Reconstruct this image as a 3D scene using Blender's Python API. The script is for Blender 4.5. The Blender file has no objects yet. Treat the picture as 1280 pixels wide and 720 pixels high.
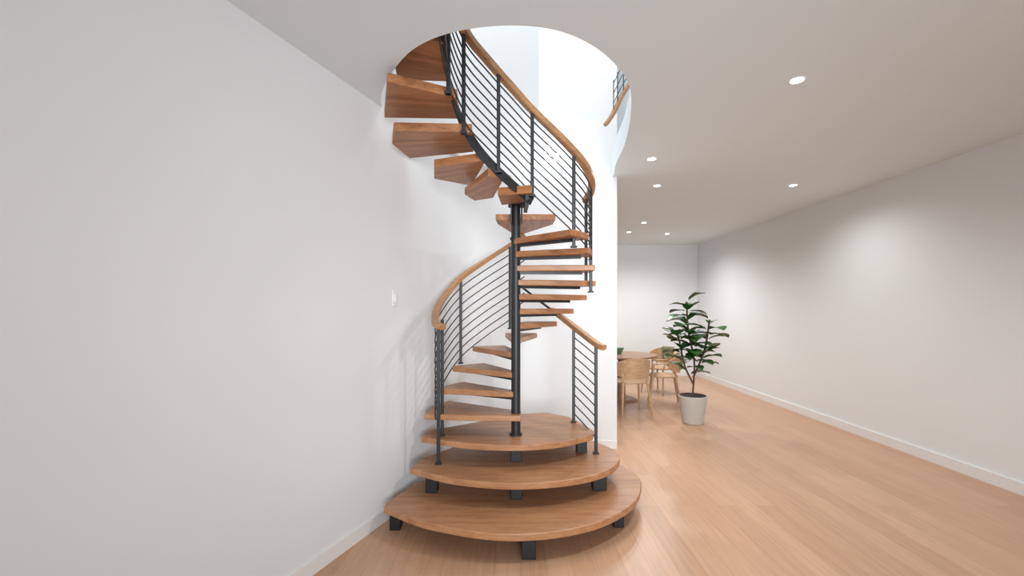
import bpy, bmesh, math, random
from mathutils import Vector, Matrix
from mathutils.geometry import tessellate_polygon
random.seed(4)
S=bpy.context.scene
COL=S.collection
# ------------------------------------------------------------ materials
def newmat(name):
    m=bpy.data.materials.new(name); m.use_nodes=True
    nt=m.node_tree; b=nt.nodes['Principled BSDF']
    return m,nt,b
def plain(name,c,r=.6,metal=0,bump=0,emit=None,es=0,var=0.03,scale=6):
    m,nt,b=newmat(name)
    tc=nt.nodes.new('ShaderNodeTexCoord'); n=nt.nodes.new('ShaderNodeTexNoise')
    n.inputs['Scale'].default_value=scale; n.inputs['Detail'].default_value=4
    nt.links.new(tc.outputs['Object'],n.inputs['Vector'])
    cr=nt.nodes.new('ShaderNodeValToRGB')
    cr.color_ramp.elements[0].position=.3; cr.color_ramp.elements[1].position=.7
    cr.color_ramp.elements[0].color=[max(0,x*(1-var)) for x in c]+[1]
    cr.color_ramp.elements[1].color=[min(1,x*(1+var)) for x in c]+[1]
    nt.links.new(n.outputs['Fac'],cr.inputs['Fac']); nt.links.new(cr.outputs['Color'],b.inputs['Base Color'])
    b.inputs['Roughness'].default_value=r; b.inputs['Metallic'].default_value=metal
    if bump:
        bp=nt.nodes.new('ShaderNodeBump'); bp.inputs['Strength'].default_value=bump
        n2=nt.nodes.new('ShaderNodeTexNoise'); n2.inputs['Scale'].default_value=180
        nt.links.new(tc.outputs['Object'],n2.inputs['Vector'])
        nt.links.new(n2.outputs['Fac'],bp.inputs['Height']); nt.links.new(bp.outputs['Normal'],b.inputs['Normal'])
    if emit:
        b.inputs['Emission Color'].default_value=(*emit,1); b.inputs['Emission Strength'].default_value=es
    return m
def wood(name,c1,c2,c3,r=.4,scale=1.0):
    m,nt,b=newmat(name); L=nt.links
    tc=nt.nodes.new('ShaderNodeTexCoord'); mp=nt.nodes.new('ShaderNodeMapping')
    mp.inputs['Scale'].default_value=(1.6*scale,14*scale,14*scale)
    L.new(tc.outputs['Object'],mp.inputs['Vector'])
    n=nt.nodes.new('ShaderNodeTexNoise'); n.inputs['Scale'].default_value=1.6; n.inputs['Detail'].default_value=6; n.inputs['Distortion'].default_value=.5
    L.new(mp.outputs['Vector'],n.inputs['Vector'])
    n2=nt.nodes.new('ShaderNodeTexNoise'); n2.inputs['Scale'].default_value=9; n2.inputs['Detail'].default_value=8
    L.new(mp.outputs['Vector'],n2.inputs['Vector'])
    mx=nt.nodes.new('ShaderNodeMix'); mx.inputs[0].default_value=.35
    L.new(n.outputs['Fac'],mx.inputs[2]); L.new(n2.outputs['Fac'],mx.inputs[3])
    cr=nt.nodes.new('ShaderNodeValToRGB'); e=cr.color_ramp.elements
    e[0].position=.32; e[0].color=(*c1,1); e[1].position=.68; e[1].color=(*c3,1)
    k=e.new(.5); k.color=(*c2,1)
    L.new(mx.outputs[0],cr.inputs['Fac']); L.new(cr.outputs['Color'],b.inputs['Base Color'])
    b.inputs['Roughness'].default_value=r
    return m
def floor_mat():
    m,nt,b=newmat('oak_floor'); L=nt.links
    tc=nt.nodes.new('ShaderNodeTexCoord'); mp=nt.nodes.new('ShaderNodeMapping')
    mp.inputs['Rotation'].default_value=(0,0,math.radians(90))
    L.new(tc.outputs['Object'],mp.inputs['Vector'])
    br=nt.nodes.new('ShaderNodeTexBrick'); br.inputs['Scale'].default_value=1
    br.inputs['Brick Width'].default_value=1.7; br.inputs['Row Height'].default_value=.15
    br.inputs['Mortar Size'].default_value=.0012; br.inputs['Mortar Smooth'].default_value=.3
    br.offset=.37
    br.inputs['Color1'].default_value=(.51,.295,.175,1); br.inputs['Color2'].default_value=(.59,.36,.225,1)
    br.inputs['Mortar'].default_value=(.38,.21,.12,1)
    L.new(mp.outputs['Vector'],br.inputs['Vector'])
    mp2=nt.nodes.new('ShaderNodeMapping'); mp2.inputs['Scale'].default_value=(22,1.5,1)
    L.new(tc.outputs['Object'],mp2.inputs['Vector'])
    n=nt.nodes.new('ShaderNodeTexNoise'); n.inputs['Scale'].default_value=2; n.inputs['Detail'].default_value=7; n.inputs['Distortion'].default_value=.4
    L.new(mp2.outputs['Vector'],n.inputs['Vector'])
    mr=nt.nodes.new('ShaderNodeMapRange'); mr.inputs['To Min'].default_value=.78; mr.inputs['To Max'].default_value=1.2
    L.new(n.outputs['Fac'],mr.inputs['Value'])
    mx=nt.nodes.new('ShaderNodeMix'); mx.data_type='RGBA'; mx.blend_type='MULTIPLY'; mx.inputs[0].default_value=1
    L.new(br.outputs['Color'],mx.inputs[6]); L.new(mr.outputs['Result'],mx.inputs[7])
    L.new(mx.outputs[2],b.inputs['Base Color'])
    b.inputs['Roughness'].default_value=.33
    return m
WALL=plain('white_plaster',(.78,.81,.83),.85,bump=.03,var=.008,scale=1.5)
CEIL=plain('ceiling_paint',(.77,.84,.88),.9,var=.006,scale=1.5)
TRIM=plain('trim_paint',(.82,.82,.82),.5,var=.005)
STEEL=plain('charcoal_steel',(.030,.032,.035),.42,metal=.4,var=.12,scale=12)
BLACK=plain('black_steel',(.012,.012,.013),.45,metal=.2,var=.1)
TREAD=wood('oak_tread',(.29,.13,.056),(.42,.205,.098),(.52,.28,.147),.38)
TREAD_SHADED=wood('oak_tread_shaded',(.20,.070,.023),(.36,.15,.057),(.50,.23,.10),.42)  # same oak darkened: underside shade put into the colour of whole upper treads
RAIL=wood('oak_handrail',(.30,.145,.062),(.42,.22,.10),(.50,.28,.14),.4,2)
CHAIRW=wood('chair_ash_wood',(.42,.25,.13),(.55,.35,.2),(.63,.43,.27),.45,1.5)
TABLEW=wood('table_wood',(.22,.11,.06),(.30,.16,.09),(.37,.21,.12),.4,1)
FLOOR=floor_mat()
LEAF=plain('leaf_green',(.035,.12,.022),.4,var=.35,scale=8)
BARK=plain('bark',(.12,.07,.04),.9,var=.2)
POT=plain('pot_ceramic',(.55,.54,.5),.6)
SOIL=plain('soil',(.03,.02,.015),1)
OLIVE=plain('olive_fabric',(.24,.25,.15),.95,bump=.2,var=.15,scale=30)
GREENC=plain('green_ceramic',(.10,.22,.11),.3)
BULB=plain('bulb_glow',(1,1,1),.4,emit=(1,.97,.92),es=20)
DOWNL=plain('downlight_glow',(1,1,1),.4,emit=(1,.96,.9),es=9)
# ------------------------------------------------------------ helpers
def empty(name,loc=(0,0,0),rot=0):
    e=bpy.data.objects.new(name,None); COL.objects.link(e); e.location=loc; e.rotation_euler=(0,0,rot); e.empty_display_size=.1
    return e
def mk(name,bm,mat,parent=None,loc=(0,0,0),rot=0,bev=0,smooth=False):
    bmesh.ops.recalc_face_normals(bm,faces=bm.faces)
    me=bpy.data.meshes.new(name); bm.to_mesh(me); bm.free()
    for mm in (mat if isinstance(mat,list) else [mat]): me.materials.append(mm)
    if smooth:
        for p in me.polygons: p.use_smooth=True
    o=bpy.data.objects.new(name,me); COL.objects.link(o)
    o.location=loc; o.rotation_euler=(0,0,rot)
    if parent: o.parent=parent
    if bev:
        b=o.modifiers.new('bevel','BEVEL'); b.width=bev; b.segments=2; b.limit_method='ANGLE'; b.angle_limit=math.radians(50)
    return o
def addbox(bm,c,s,R=None):
    M=Matrix.Translation(Vector(c)) @ (R.to_4x4() if R else Matrix.Identity(4)) @ Matrix.Diagonal((*s,1))
    bmesh.ops.create_cube(bm,size=1,matrix=M)
def box(name,c,s,mat,parent=None,bev=0):
    bm=bmesh.new(); addbox(bm,(0,0,0),s); return mk(name,bm,mat,parent,c,0,bev)
def cyl(bm,a,b,r1,r2=None,seg=16):
    a=Vector(a);b=Vector(b); d=b-a
    q=Vector((0,0,1)).rotation_difference(d.normalized()).to_matrix().to_4x4()
    bmesh.ops.create_cone(bm,cap_ends=True,segments=seg,radius1=r1,radius2=r1 if r2 is None else r2,depth=d.length,matrix=Matrix.Translation((a+b)/2)@q)
def cr(pts,n=8):
    P=[Vector(p) for p in pts]; P=[2*P[0]-P[1]]+P+[2*P[-1]-P[-2]]; out=[]
    for i in range(1,len(P)-2):
        for k in range(n):
            t=k/n; a,b,c,d=P[i-1:i+3]
            out.append(.5*((2*b)+(c-a)*t+(2*a-5*b+4*c-d)*t*t+(3*b-a-3*c+d)*t**3))
    out.append(P[-2].copy()); return out
def sweep(bm,path,prof):
    """profile (side,up) swept along a 3-D path with Z kept up"""
    rings=[]
    for i,p in enumerate(path):
        t=(path[min(i+1,len(path)-1)]-path[max(i-1,0)]).normalized()
        s=t.cross(Vector((0,0,1))).normalized(); u=s.cross(t).normalized()
        rings.append([bm.verts.new(p+s*a+u*b) for a,b in prof])
    n=len(prof)
    for i in range(len(rings)-1):
        for k in range(n):
            bm.faces.new((rings[i][k],rings[i][(k+1)%n],rings[i+1][(k+1)%n],rings[i+1][k]))
    bm.faces.new(rings[0]); bm.faces.new(rings[-1])
def circ(r,n=8): return [(r*math.cos(2*math.pi*k/n),r*math.sin(2*math.pi*k/n)) for k in range(n)]
def rect(w,h,c=.006):
    a,b=w/2,h/2
    return [(-a+c,-b),(a-c,-b),(a,-b+c),(a,b-c),(a-c,b),(-a+c,b),(-a,b-c),(-a,-b+c)]
def slab(name,pts,ztop,t,ang,parent,mat=None,bev=.006):
    """plank with plan outline pts (world xy); local X axis (grain) along ang"""
    cx=sum(p[0] for p in pts)/len(pts); cy=sum(p[1] for p in pts)/len(pts)
    ca,sa=math.cos(-ang),math.sin(-ang)
    bm=bmesh.new(); lo=[];hi=[]
    for p in pts:
        x,y=p[0]-cx,p[1]-cy
        X,Y=x*ca-y*sa,x*sa+y*ca
        lo.append(bm.verts.new((X,Y,-t))); hi.append(bm.verts.new((X,Y,0)))
    n=len(pts); f1=bm.faces.new(lo); f2=bm.faces.new(hi[::-1])
    for i in range(n): bm.faces.new((lo[i],lo[(i+1)%n],hi[(i+1)%n],hi[i]))
    return mk(name,bm,mat or TREAD,parent,(cx,cy,ztop),ang,bev)
# ------------------------------------------------------------ camera
cam=bpy.data.cameras.new('camera'); co=bpy.data.objects.new('camera',cam); COL.objects.link(co)
co.location=(0,0,1.5); co.rotation_euler=(math.radians(90),0,0)
cam.sensor_width=36; cam.lens=560/1280*36; cam.shift_y=25/1280; cam.clip_start=.05
S.camera=co
# ------------------------------------------------------------ room shell
H=2.9; T=.25
def poly_wall(name,inner,outer,z0,z1,mat=WALL,smooth=False):
    bm=bmesh.new(); ring=list(inner)+list(outer)[::-1]
    lo=[bm.verts.new((x,y,z0)) for x,y in ring]; hi=[bm.verts.new((x,y,z1)) for x,y in ring]
    n=len(ring)
    for i in range(n): bm.faces.new((lo[i],lo[(i+1)%n],hi[(i+1)%n],hi[i]))
    k=len(inner)
    for i in range(k-1):
        j=n-1-i
        bm.faces.new((lo[i],lo[i+1],lo[j-1],lo[j])); bm.faces.new((hi[i],hi[i+1],hi[j-1],hi[j]))
    o=mk(name,bm,mat)
    if smooth:
        for p in o.data.polygons: p.use_smooth=True
        o.data.set_sharp_from_angle(angle=math.radians(30))
    return o
wx=lambda y:-2.03+.359*y
left=[(wx(y),y) for y in (-3,-1,1,2.5,3.4)]+[tuple(v[:2]) for v in cr([(wx(3.8),3.8,0),(wx(4.15),4.15,0),(-.38,4.48,0),(-.14,4.72,0),(.12,4.84,0),(.36,4.86,0),(.5,4.85,0)],6)]
def offs(path,d):
    out=[]
    for i,p in enumerate(path):
        a=Vector(path[max(i-1,0)]);b=Vector(path[min(i+1,len(path)-1)]); t=(b-a).normalized()
        out.append((p[0]-t.y*d,p[1]+t.x*d))
    return out
poly_wall('wall_left',left,offs(left,.16),0,H+.01,smooth=True)
back=[(.5,4.85),(1.12,4.78)]
poly_wall('wall_back',back,[(.5,5.01),(1.12,4.96)],0,H+.01)
upl=[(wx(-3),-3),(wx(4.0),4.0),(.31,5.2)]
poly_wall('wall_upper_left',upl,[(wx(-3)-.16,-3),(wx(4.0)-.15,4.06),(.28,5.38)],H+.011,6)
upb=[(.31,5.2),(1.12,4.78)]
poly_wall('wall_upper_landing',upb,[(.31,5.38),(1.12,4.96)],H+.011,6)
base=offs(left,-.012); poly_wall('baseboard_left',base,left,0,.085,TRIM)
poly_wall('baseboard_back',offs(back,-.012),back,0,.085,TRIM)
box('floor',(2,3.4,-.05),(14,13.4,.1),FLOOR)
# ceiling slab with the stair void
hole=cr([(-.93,3.2,0),(-.86,2.95,0),(-.735,2.70,0),(-.54,2.43,0),(-.30,2.275,0),(0,2.22,0),(.26,2.275,0),(.50,2.46,0),(.72,2.78,0),(.85,3.2,0),(.96,3.8,0),(1.01,4.35,0),(1.07,4.7,0)],6)
hole=[v[:2] for v in hole]+[(1.07,4.87),(.3,4.95),(0,4.90),(-.3,4.72),(-.5,4.45),(-.68,4.0),(-.85,3.5)]
outer=[(-4.5,-3),(8.5,-3),(8.5,10),(-4.5,10)]
allp=[Vector((*p,0)) for p in outer]+[Vector((p[0],p[1],0)) for p in hole]
tris=tessellate_polygon([[Vector((*p,0)) for p in outer],[Vector((p[0],p[1],0)) for p in hole]])
bm=bmesh.new()
lo=[bm.verts.new((p.x,p.y,H)) for p in allp]; hi=[bm.verts.new((p.x,p.y,H+T)) for p in allp]
for t in tris:
    bm.faces.new([lo[i] for i in t]); bm.faces.new([hi[i] for i in t])
for a,b in ((0,4),(4,len(allp))):
    n=b-a
    for i in range(n):
        j=(i+1)%n; bm.faces.new((lo[a+i],lo[a+j],hi[a+j],hi[a+i]))
mk('ceiling',bm,CEIL)
RW=4.1
box('wall_far',((RW-1.6)/2,9.98,1.45),(RW+1.6,.16,2.9),WALL)
box('baseboard_far',((RW-1.6)/2,9.89,.05),(RW+1.5,.02,.1),TRIM)
box('wall_right',(RW+.08,3.4,1.45),(.16,13.2,2.9),WALL)
box('baseboard_right',(RW-.01,3.4,.05),(.02,13.2,.1),TRIM)
box('wall_dining_left',(-1.5,7.5,1.45),(.16,5,2.9),WALL)
box('wall_upper_back',(3.1,5.4,4.55),(4.0,.16,2.8),WALL)
box('wall_upper_right',(4.2,1.5,4.55),(.16,7.6,2.8),WALL)
# switch plate on the left wall
sw=empty('light_switch',(wx(3.26)+.004,3.26,1.57),math.atan2(1,.359))
bm=bmesh.new(); addbox(bm,(0,-.004,0),(.062,.010,.115)); mk('plate',bm,TRIM,sw,bev=.003)
bm=bmesh.new(); addbox(bm,(0,-.012,0),(.026,.008,.055)); mk('rocker',bm,TRIM,sw,bev=.002)
# ------------------------------------------------------------ staircase
st=empty('spiral_staircase')
PX,PY=.03,3.5
def closed(ctrl,backpts,n=7): return [tuple(v[:2]) for v in cr([(*c,0) for c in ctrl],n)]+backpts
slab('tread_1',closed([(-.86,3.0),(-.5,2.765),(-.02,2.635),(.45,2.735),(.8,3.02),(.97,3.36),(.99,3.6),(.90,3.86)],[(.3,4.0),(-.35,3.75),(-.72,3.42),(-.86,3.06)]),.17,.045,0,st)
slab('tread_2',closed([(-.74,3.25),(-.4,3.05),(0,2.965),(.4,3.03),(.68,3.2),(.83,3.45),(.83,3.68),(.72,3.9)],[(.3,4.1),(-.45,3.80),(-.7,3.45)]),.34,.045,0,st)
slab('tread_3',closed([(-.70,3.45),(-.35,3.29),(.03,3.235),(.35,3.31),(.63,3.5)],[(.66,3.62),(.60,3.85),(.52,4.08),(.32,4.25),(.1,4.2),(-.5,3.75),(-.68,3.62)]),.51,.045,0,st)
slab('tread_4',[(-.68,3.47),(-.3,3.42),(.07,3.41),(.075,3.56),(.0,3.62),(-.56,3.97),(-.65,3.78)],.68,.045,0,st)
def wedge(name,c,h,z,R,t=.045,r0=.045,w0=.034,mat=None):
    a0,a1=math.radians(c-h),math.radians(c+h); a=math.radians(c)
    pts=[]
    for k in range(6):
        q=a0+(a1-a0)*k/5; pts.append((PX+R*math.cos(q),PY+R*math.sin(q)))
    nx,ny=-math.sin(a),math.cos(a)
    pts+= [(PX+nx*w0,PY+ny*w0),(PX-nx*w0,PY-ny*w0)]
    slab(name,pts,z,t,a,st,mat)
    bm=bmesh.new(); addbox(bm,(R*.45,0,-t-.010),(R*.82,.045,.02)); mk(name+'_bracket',bm,STEEL,st,(PX,PY,z),a)
for i,(c,h,z,R,m) in enumerate([(152,17,.85,.64,None),(132,16,1.0,.64,None),(112,14,1.155,.66,None),(85,13,1.27,.66,None),(68,13,1.38,.66,None),
     (52,13,1.495,.66,None),(37,13,1.61,.66,None),(21,13,1.72,.65,None),(5,13,1.83,.61,None),(-12,13,1.94,.585,TREAD_SHADED),(-37,13,2.04,.58,TREAD_SHADED)]):
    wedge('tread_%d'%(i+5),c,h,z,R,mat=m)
slab('tread_16',[(-.13,3.55),(.345,3.55),(.34,3.74),(.09,4.25),(.02,4.25),(-.12,3.72)],2.245,.05,math.radians(90),st,TREAD_SHADED)
U=[([(-.10,3.12),(.135,3.05),(.14,3.3),(-.08,3.42)],2.34,170),
   ([(-.05,3.05),(-.16,3.0),(-.37,3.5),(-.31,3.7),(-.15,3.6)],2.44,120),
   ([(-.17,3.01),(-.33,3.65),(-.60,3.45),(-.55,3.16)],2.55,150),
   ([(-.258,2.89),(-.28,3.26),(-.777,3.40),(-.83,3.10),(-.757,2.865)],2.69,172),
   ([(-.338,2.76),(-.357,3.07),(-.87,3.05),(-.713,2.56)],2.85,185),
   ([(-.37,2.46),(-.41,2.88),(-.73,2.86),(-.70,2.66),(-.46,2.42)],3.01,200),
   ([(-.36,2.2),(-.38,2.6),(-.66,2.42),(-.5,2.12)],3.15,215)]
for i,(p,z,a) in enumerate(U): slab('tread_%d'%(i+17),p,z,.056,math.radians(a),st,TREAD_SHADED)
# central column
bm=bmesh.new(); cyl(bm,(PX,PY,.51),(PX,PY,2.34),.036,seg=32); cyl(bm,(PX,PY,.51),(PX,PY,.525),.05,seg=32)
cyl(bm,(PX,PY,2.03),(PX,PY,2.05),.046,seg=32)
mk('column',bm,STEEL,st,smooth=True).data.set_sharp_from_angle(angle=math.radians(40))
bm=bmesh.new(); addbox(bm,(PX+.02,PY-.03,2.315),(.16,.14,.05)); addbox(bm,(PX-.035,PY-.06,2.23),(.012,.08,.16)); addbox(bm,(PX+.045,PY-.06,2.23),(.012,.08,.16))
addbox(bm,(PX+.075,3.3,2.27),(.03,.42,.05)); mk('column_head_bracket',bm,STEEL,st,bev=.003)
# legs
for i,(x,y,z0,z1,w) in enumerate([(-.79,3.06,0,.125,.07),(.1,2.71,0,.125,.085),(.73,3.1,0,.125,.07),(-.58,3.26,.17,.295,.085),(.03,3.15,.17,.295,.08),(.64,3.3,.17,.295,.10),(.03,3.42,.34,.465,.08),(.56,3.62,.34,.465,.08)]):
    bm=bmesh.new(); addbox(bm,(0,0,0),(w,.09,z1-z0))
    if i in (1,4,6): addbox(bm,(0,.25,(z1-z0)/2-.025),(w*.7,.5,.05))
    mk('leg_%d'%(i+1),bm,BLACK,st,(x,y,(z0+z1)/2),bev=.004)
# posts
posts=[(-.547,3.33,.34,1.345),(-.54,3.47,.51,1.41),(-.46,4.02,1.0,1.75),(-.02,4.26,1.3,2.08),
       (.669,3.57,.34,1.20),(.533,3.877,.51,1.325),
       (.598,3.62,1.70,2.39),(.615,3.50,1.62,2.42),(.44,3.19,1.93,2.58),(.14,3.1,2.27,2.86),(-.09,2.99,2.40,3.06),(-.305,2.83,2.60,3.23),(-.372,2.62,2.75,3.37),(-.385,2.3,2.95,3.53)]
for i,(x,y,a,b) in enumerate(posts):
    bm=bmesh.new(); addbox(bm,(0,0,0),(.024,.024,b-a)); addbox(bm,(0,0,-(b-a)/2+.006),(.045,.045,.012))
    mk('post_%d'%(i+1),bm,STEEL,st,(x,y,(a+b)/2),bev=.002)
Lp=cr([(-.50,3.27,1.36),(-.565,3.33,1.385),(-.60,3.55,1.47),(-.57,3.8,1.60),(-.46,4.02,1.77),(-.27,4.2,1.93),(-.02,4.28,2.10),(.12,4.27,2.2)])
Rp=cr([(.72,3.5,1.19),(.67,3.57,1.215),(.533,3.88,1.34),(.366,4.1,1.485)])
Mp=cr([(.60,3.66,2.37),(.625,3.55,2.43),(.60,3.4,2.485),(.51,3.25,2.56),(.36,3.15,2.68),(.14,3.1,2.87),(0,3.05,3.0),(-.15,2.95,3.12),(-.30,2.82,3.25),(-.375,2.6,3.4),(-.385,2.3,3.55),(-.36,2.0,3.68)])
for nm,p in (('handrail_left',Lp),('handrail_right',Rp),('handrail_upper',Mp)):
    bm=bmesh.new(); sweep(bm,p,rect(.056,.042)); mk(nm,bm,RAIL,st)
def rods(nm,path,n,sp,r=.005):
    bm=bmesh.new()
    for k in range(1,n+1): sweep(bm,[v-Vector((0,0,sp*k+.01)) for v in path],circ(r,8))
    mk(nm,bm,STEEL,st,smooth=True)
rods('rods_left',Lp[8:],9,.078)
rods('rods_right',cr([(.669,3.57,1.215),(.60,3.73,1.28),(.533,3.877,1.34)]),9,.082)
rods('rods_upper',Mp[4:],9,.063)
bm=bmesh.new(); sweep(bm,cr([(.366,4.1,1.48),(.24,4.2,1.58),(.06,4.3,1.73)]),circ(.011,10)); mk('rail_extension_rod',bm,STEEL,st,smooth=True)
bm=bmesh.new(); sweep(bm,cr([(.14,3.16,2.25),(-.03,3.05,2.37),(-.15,3.01,2.475),(-.25,2.97,2.59),(-.335,2.9,2.73),(-.38,2.73,2.865),(-.37,2.45,2.99),(-.34,2.1,3.1)]),rect(.014,.06,.002)); mk('stringer',bm,STEEL,st)
# ------------------------------------------------------------ upper landing rail
ur=empty('landing_railing')
up=cr([(.93,4.45,3.32),(1.02,4.5,3.46),(1.13,4.58,3.68),(1.3,4.66,3.95)])
bm=bmesh.new(); sweep(bm,up,rect(.05,.036)); mk('handrail',bm,RAIL,ur)
bm=bmesh.new()
for x,y,z in ((1.02,4.5,3.46),(1.07,4.54,3.56),(1.14,4.58,3.7)): cyl(bm,(x,y,z),(x,y,z+.33),.005,seg=8)
for k in (.1,.2,.3): sweep(bm,[v+Vector((0,0,k)) for v in up[8:]],circ(.004,6))
mk('rods',bm,STEEL,ur)
# ------------------------------------------------------------ sconce
sc=empty('wall_sconce',(.42,4.80,3.15))
bm=bmesh.new(); cyl(bm,(0,.32,0),(0,.28,0),.05,seg=24); cyl(bm,(0,.30,0),(0,0,0),.006)
mk('bracket',bm,TRIM,sc)
bm=bmesh.new()
for k in range(7):
    a=k*math.tau/6; r=.075 if k<6 else 0
    bmesh.ops.create_uvsphere(bm,u_segments=12,v_segments=8,radius=.022,matrix=Matrix.Translation((r*math.cos(a),-.0,r*math.sin(a))))
mk('bulbs',bm,BULB,sc,smooth=True)
# ------------------------------------------------------------ recessed lights
for x,y in ((1.31,4.15+.05),(1.655,5.12),(2.16,7.33),(2.15,8.25),(2.92,8.43),(3.2,5.1),(1.75,2.75)):
    e=empty('recessed_downlight',(x,y,H))
    bm=bmesh.new(); cyl(bm,(0,0,-.001),(0,0,-.006),.036,seg=24); mk('lens',bm,DOWNL,e)
    bm=bmesh.new(); cyl(bm,(0,0,-.0005),(0,0,-.004),.048,seg=24); mk('trim',bm,TRIM,e)
    ld=bpy.data.lights.new('spot','SPOT'); ld.energy=85 if y>6 else (92 if y<3 else 50); ld.spot_size=math.radians(160); ld.spot_blend=.8; ld.shadow_soft_size=.05; ld.color=(1,.985,.96)
    lo_=bpy.data.objects.new('lamp',ld); COL.objects.link(lo_); lo_.parent=e; lo_.location=(0,0,-.03)
# ------------------------------------------------------------ dining set
def chair(loc,rot,cush=False):
    e=empty('dining_chair',loc,rot)   # faces +Y locally, back at -Y
    bm=bmesh.new()
    n=14; ring=[]
    for k in range(n*2):
        a=k*math.tau/(n*2); x=.235*math.copysign(abs(math.cos(a))**.75,math.cos(a)); y=.22*math.copysign(abs(math.sin(a))**.75,math.sin(a)); ring.append((x,y))
    lo=[bm.verts.new((x,y,.43)) for x,y in ring]; hi=[bm.verts.new((x,y,.455)) for x,y in ring]
    bm.faces.new(lo); bm.faces.new(hi)
    for k in range(len(ring)): bm.faces.new((lo[k],lo[(k+1)%len(ring)],hi[(k+1)%len(ring)],hi[k]))
    mk('seat',bm,CHAIRW,e,bev=.008)
    bm=bmesh.new(); m=18; g=[]
    for i in range(m+1):
        a=math.radians(195+150*i/m); top=.80-.10*abs(i/m-.5)**2*4; bot=.50+.07*(abs(i/m-.5)*2)**3
        col=[]
        for r in (.235,.255):
            for z in (bot,top):
                k=1+.12*(z-.5)/.3
                col.append(bm.verts.new((r*k*math.cos(a),r*k*math.sin(a)*.98,z)))
        g.append(col)
    for i in range(m):
        a,b=g[i],g[i+1]
        bm.faces.new((a[0],b[0],b[1],a[1])); bm.faces.new((a[2],a[3],b[3],b[2])); bm.faces.new((a[1],b[1],b[3],a[3])); bm.faces.new((a[0],a[2],b[2],b[0]))
    for c in (g[0],g[-1]): bm.faces.new((c[0],c[1],c[3],c[2]))
    mk('backrest',bm,CHAIRW,e,smooth=True).data.set_sharp_from_angle(angle=math.radians(40))
    bm=bmesh.new()
    for sx in (-1,1):
        cyl(bm,(sx*.23,.22,0),(sx*.19,.16,.44),.012,.018); cyl(bm,(sx*.22,-.24,0),(sx*.18,-.17,.44),.012,.018)
        cyl(bm,(sx*.18,-.17,.44),(sx*.19,-.165,.60),.015)
        sweep(bm,cr([(sx*.245,-.08,.66),(sx*.26,.05,.65),(sx*.245,.17,.64)]),rect(.035,.02)); cyl(bm,(sx*.245,.15,.64),(sx*.20,.165,.43),.011)
    mk('legs',bm,CHAIRW,e)
    if cush:
        bm=bmesh.new(); addbox(bm,(0,-.245,.68),(.26,.07,.26)); mk('throw_cushion',bm,OLIVE,e,bev=.03)
chair((1.72,6.5,0),math.radians(8))
chair((2.38,7.05,0),math.radians(75),True)
chair((2.62,7.95,0),math.radians(125),True)
chair((1.75,8.2,0),math.radians(180),True)
tb=empty('dining_table',(1.78,7.3,0))
bm=bmesh.new(); cyl(bm,(0,0,.72),(0,0,.75),.56,seg=64); mk('top',bm,TABLEW,tb,bev=.008)
bm=bmesh.new(); cyl(bm,(0,0,.04),(0,0,.72),.07,.05,seg=24); cyl(bm,(0,0,0),(0,0,.04),.28,.22,seg=40); mk('pedestal',bm,TABLEW,tb)
vz=empty('ceramic_bowl',(1.74,7.35,.75))
bm=bmesh.new(); cyl(bm,(0,0,0),(0,0,.10),.05,.10,seg=24); mk('bowl',bm,GREENC,vz,smooth=False)
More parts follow.
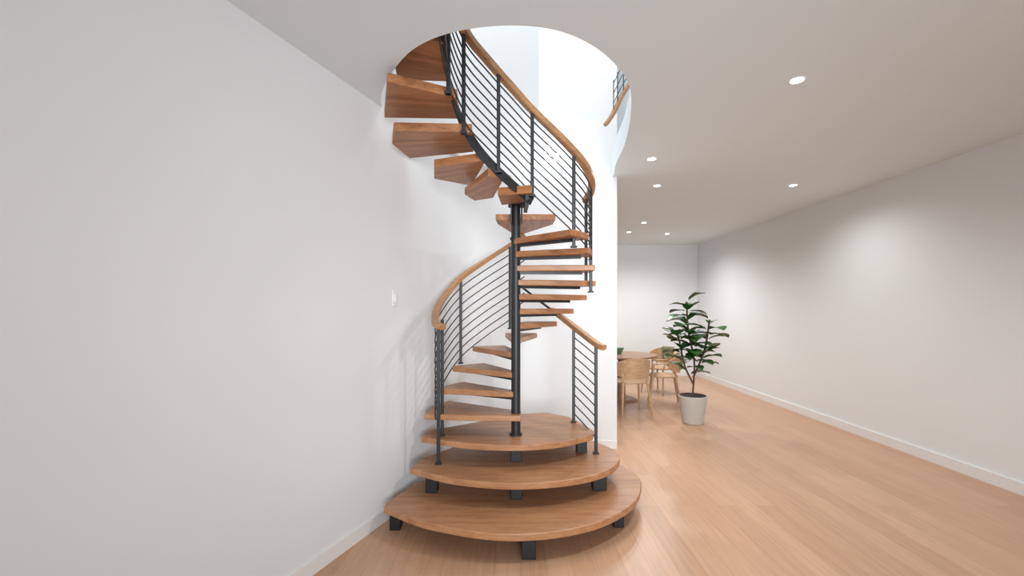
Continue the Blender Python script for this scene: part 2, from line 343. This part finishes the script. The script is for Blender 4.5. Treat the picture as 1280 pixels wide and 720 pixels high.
# ------------------------------------------------------------ fiddle-leaf fig
fp=empty('fiddle_leaf_fig',(2.36,5.85,0))
bm=bmesh.new(); cyl(bm,(0,0,0),(0,0,.36),.13,.18,seg=32); mk('pot',bm,POT,fp,bev=.01)
bm=bmesh.new(); cyl(bm,(0,0,.36),(0,0,.365),.165,seg=32); mk('soil',bm,SOIL,fp)
stems=[cr([(0,0,.36),(.02,0,.8),(-.05,.02,1.2),(-.08,0,1.58)],6),cr([(.01,0,.6),(.14,-.03,.95),(.20,-.05,1.35)],6),cr([(.01,0,.5),(-.10,.02,.75),(-.17,.0,1.05),(-.20,0,1.15)],6)]
bm=bmesh.new()
for s in stems: sweep(bm,s,circ(.012,8))
mk('stems',bm,BARK,fp)
bm=bmesh.new()
def leaf(o,d,L,W):
    d=d.normalized(); s=d.cross(Vector((0,0,1)))
    if s.length<.1: s=Vector((1,0,0))
    s.normalize(); u=s.cross(d); prev=None
    prof=[.05,.45,.62,.72,.95,1,.75,.05]
    for i,w in enumerate(prof):
        t=i/(len(prof)-1); c=o+d*(L*(t+.12))-Vector((0,0,1))*L*.35*t*t
        r=[bm.verts.new(c-s*W*w/2+u*W*.14*w),bm.verts.new(c),bm.verts.new(c+s*W*w/2+u*W*.14*w)]
        if prev:
            bm.faces.new((prev[0],prev[1],r[1],r[0])); bm.faces.new((prev[1],prev[2],r[2],r[1]))
        prev=r
for s,n,z0 in ((stems[0],32,6),(stems[1],18,3),(stems[2],16,3)):
    for k in range(n):
        p=s[z0+int((len(s)-1-z0)*k/(n-1))]; a=k*2.4+random.random()*.5
        leaf(p,Vector((math.cos(a),math.sin(a),.1+random.random()*.8)),.22+random.random()*.08,.17+random.random()*.05)
mk('leaves',bm,LEAF,fp,smooth=True)
# ------------------------------------------------------------ light
w=bpy.data.worlds.new('world'); S.world=w; w.use_nodes=True
w.node_tree.nodes['Background'].inputs[0].default_value=(.97,.98,1,1); w.node_tree.nodes['Background'].inputs[1].default_value=.74
def area(name,loc,rot,size,e,c=(1,1,1),spread=180):
    l=bpy.data.lights.new(name,'AREA'); l.energy=e; l.size=size; l.color=c; l.spread=math.radians(spread)
    o=bpy.data.objects.new(name,l); COL.objects.link(o); o.location=loc; o.rotation_euler=[math.radians(r) for r in rot]; return o
area('added_upstairs_fill',(-.1,3.1,5.7),(12,-28,0),1.4,60)  # added unseen area light brightening the upstairs walls; no skylight modelled
area('added_front_fill',(.8,-2.8,1.5),(93,0,4),2.4,46,(.94,.975,1),62)  # added soft fill behind the camera for the lower level; no window there
S.view_settings.view_transform='Standard'; S.view_settings.look='None'; S.view_settings.exposure=0
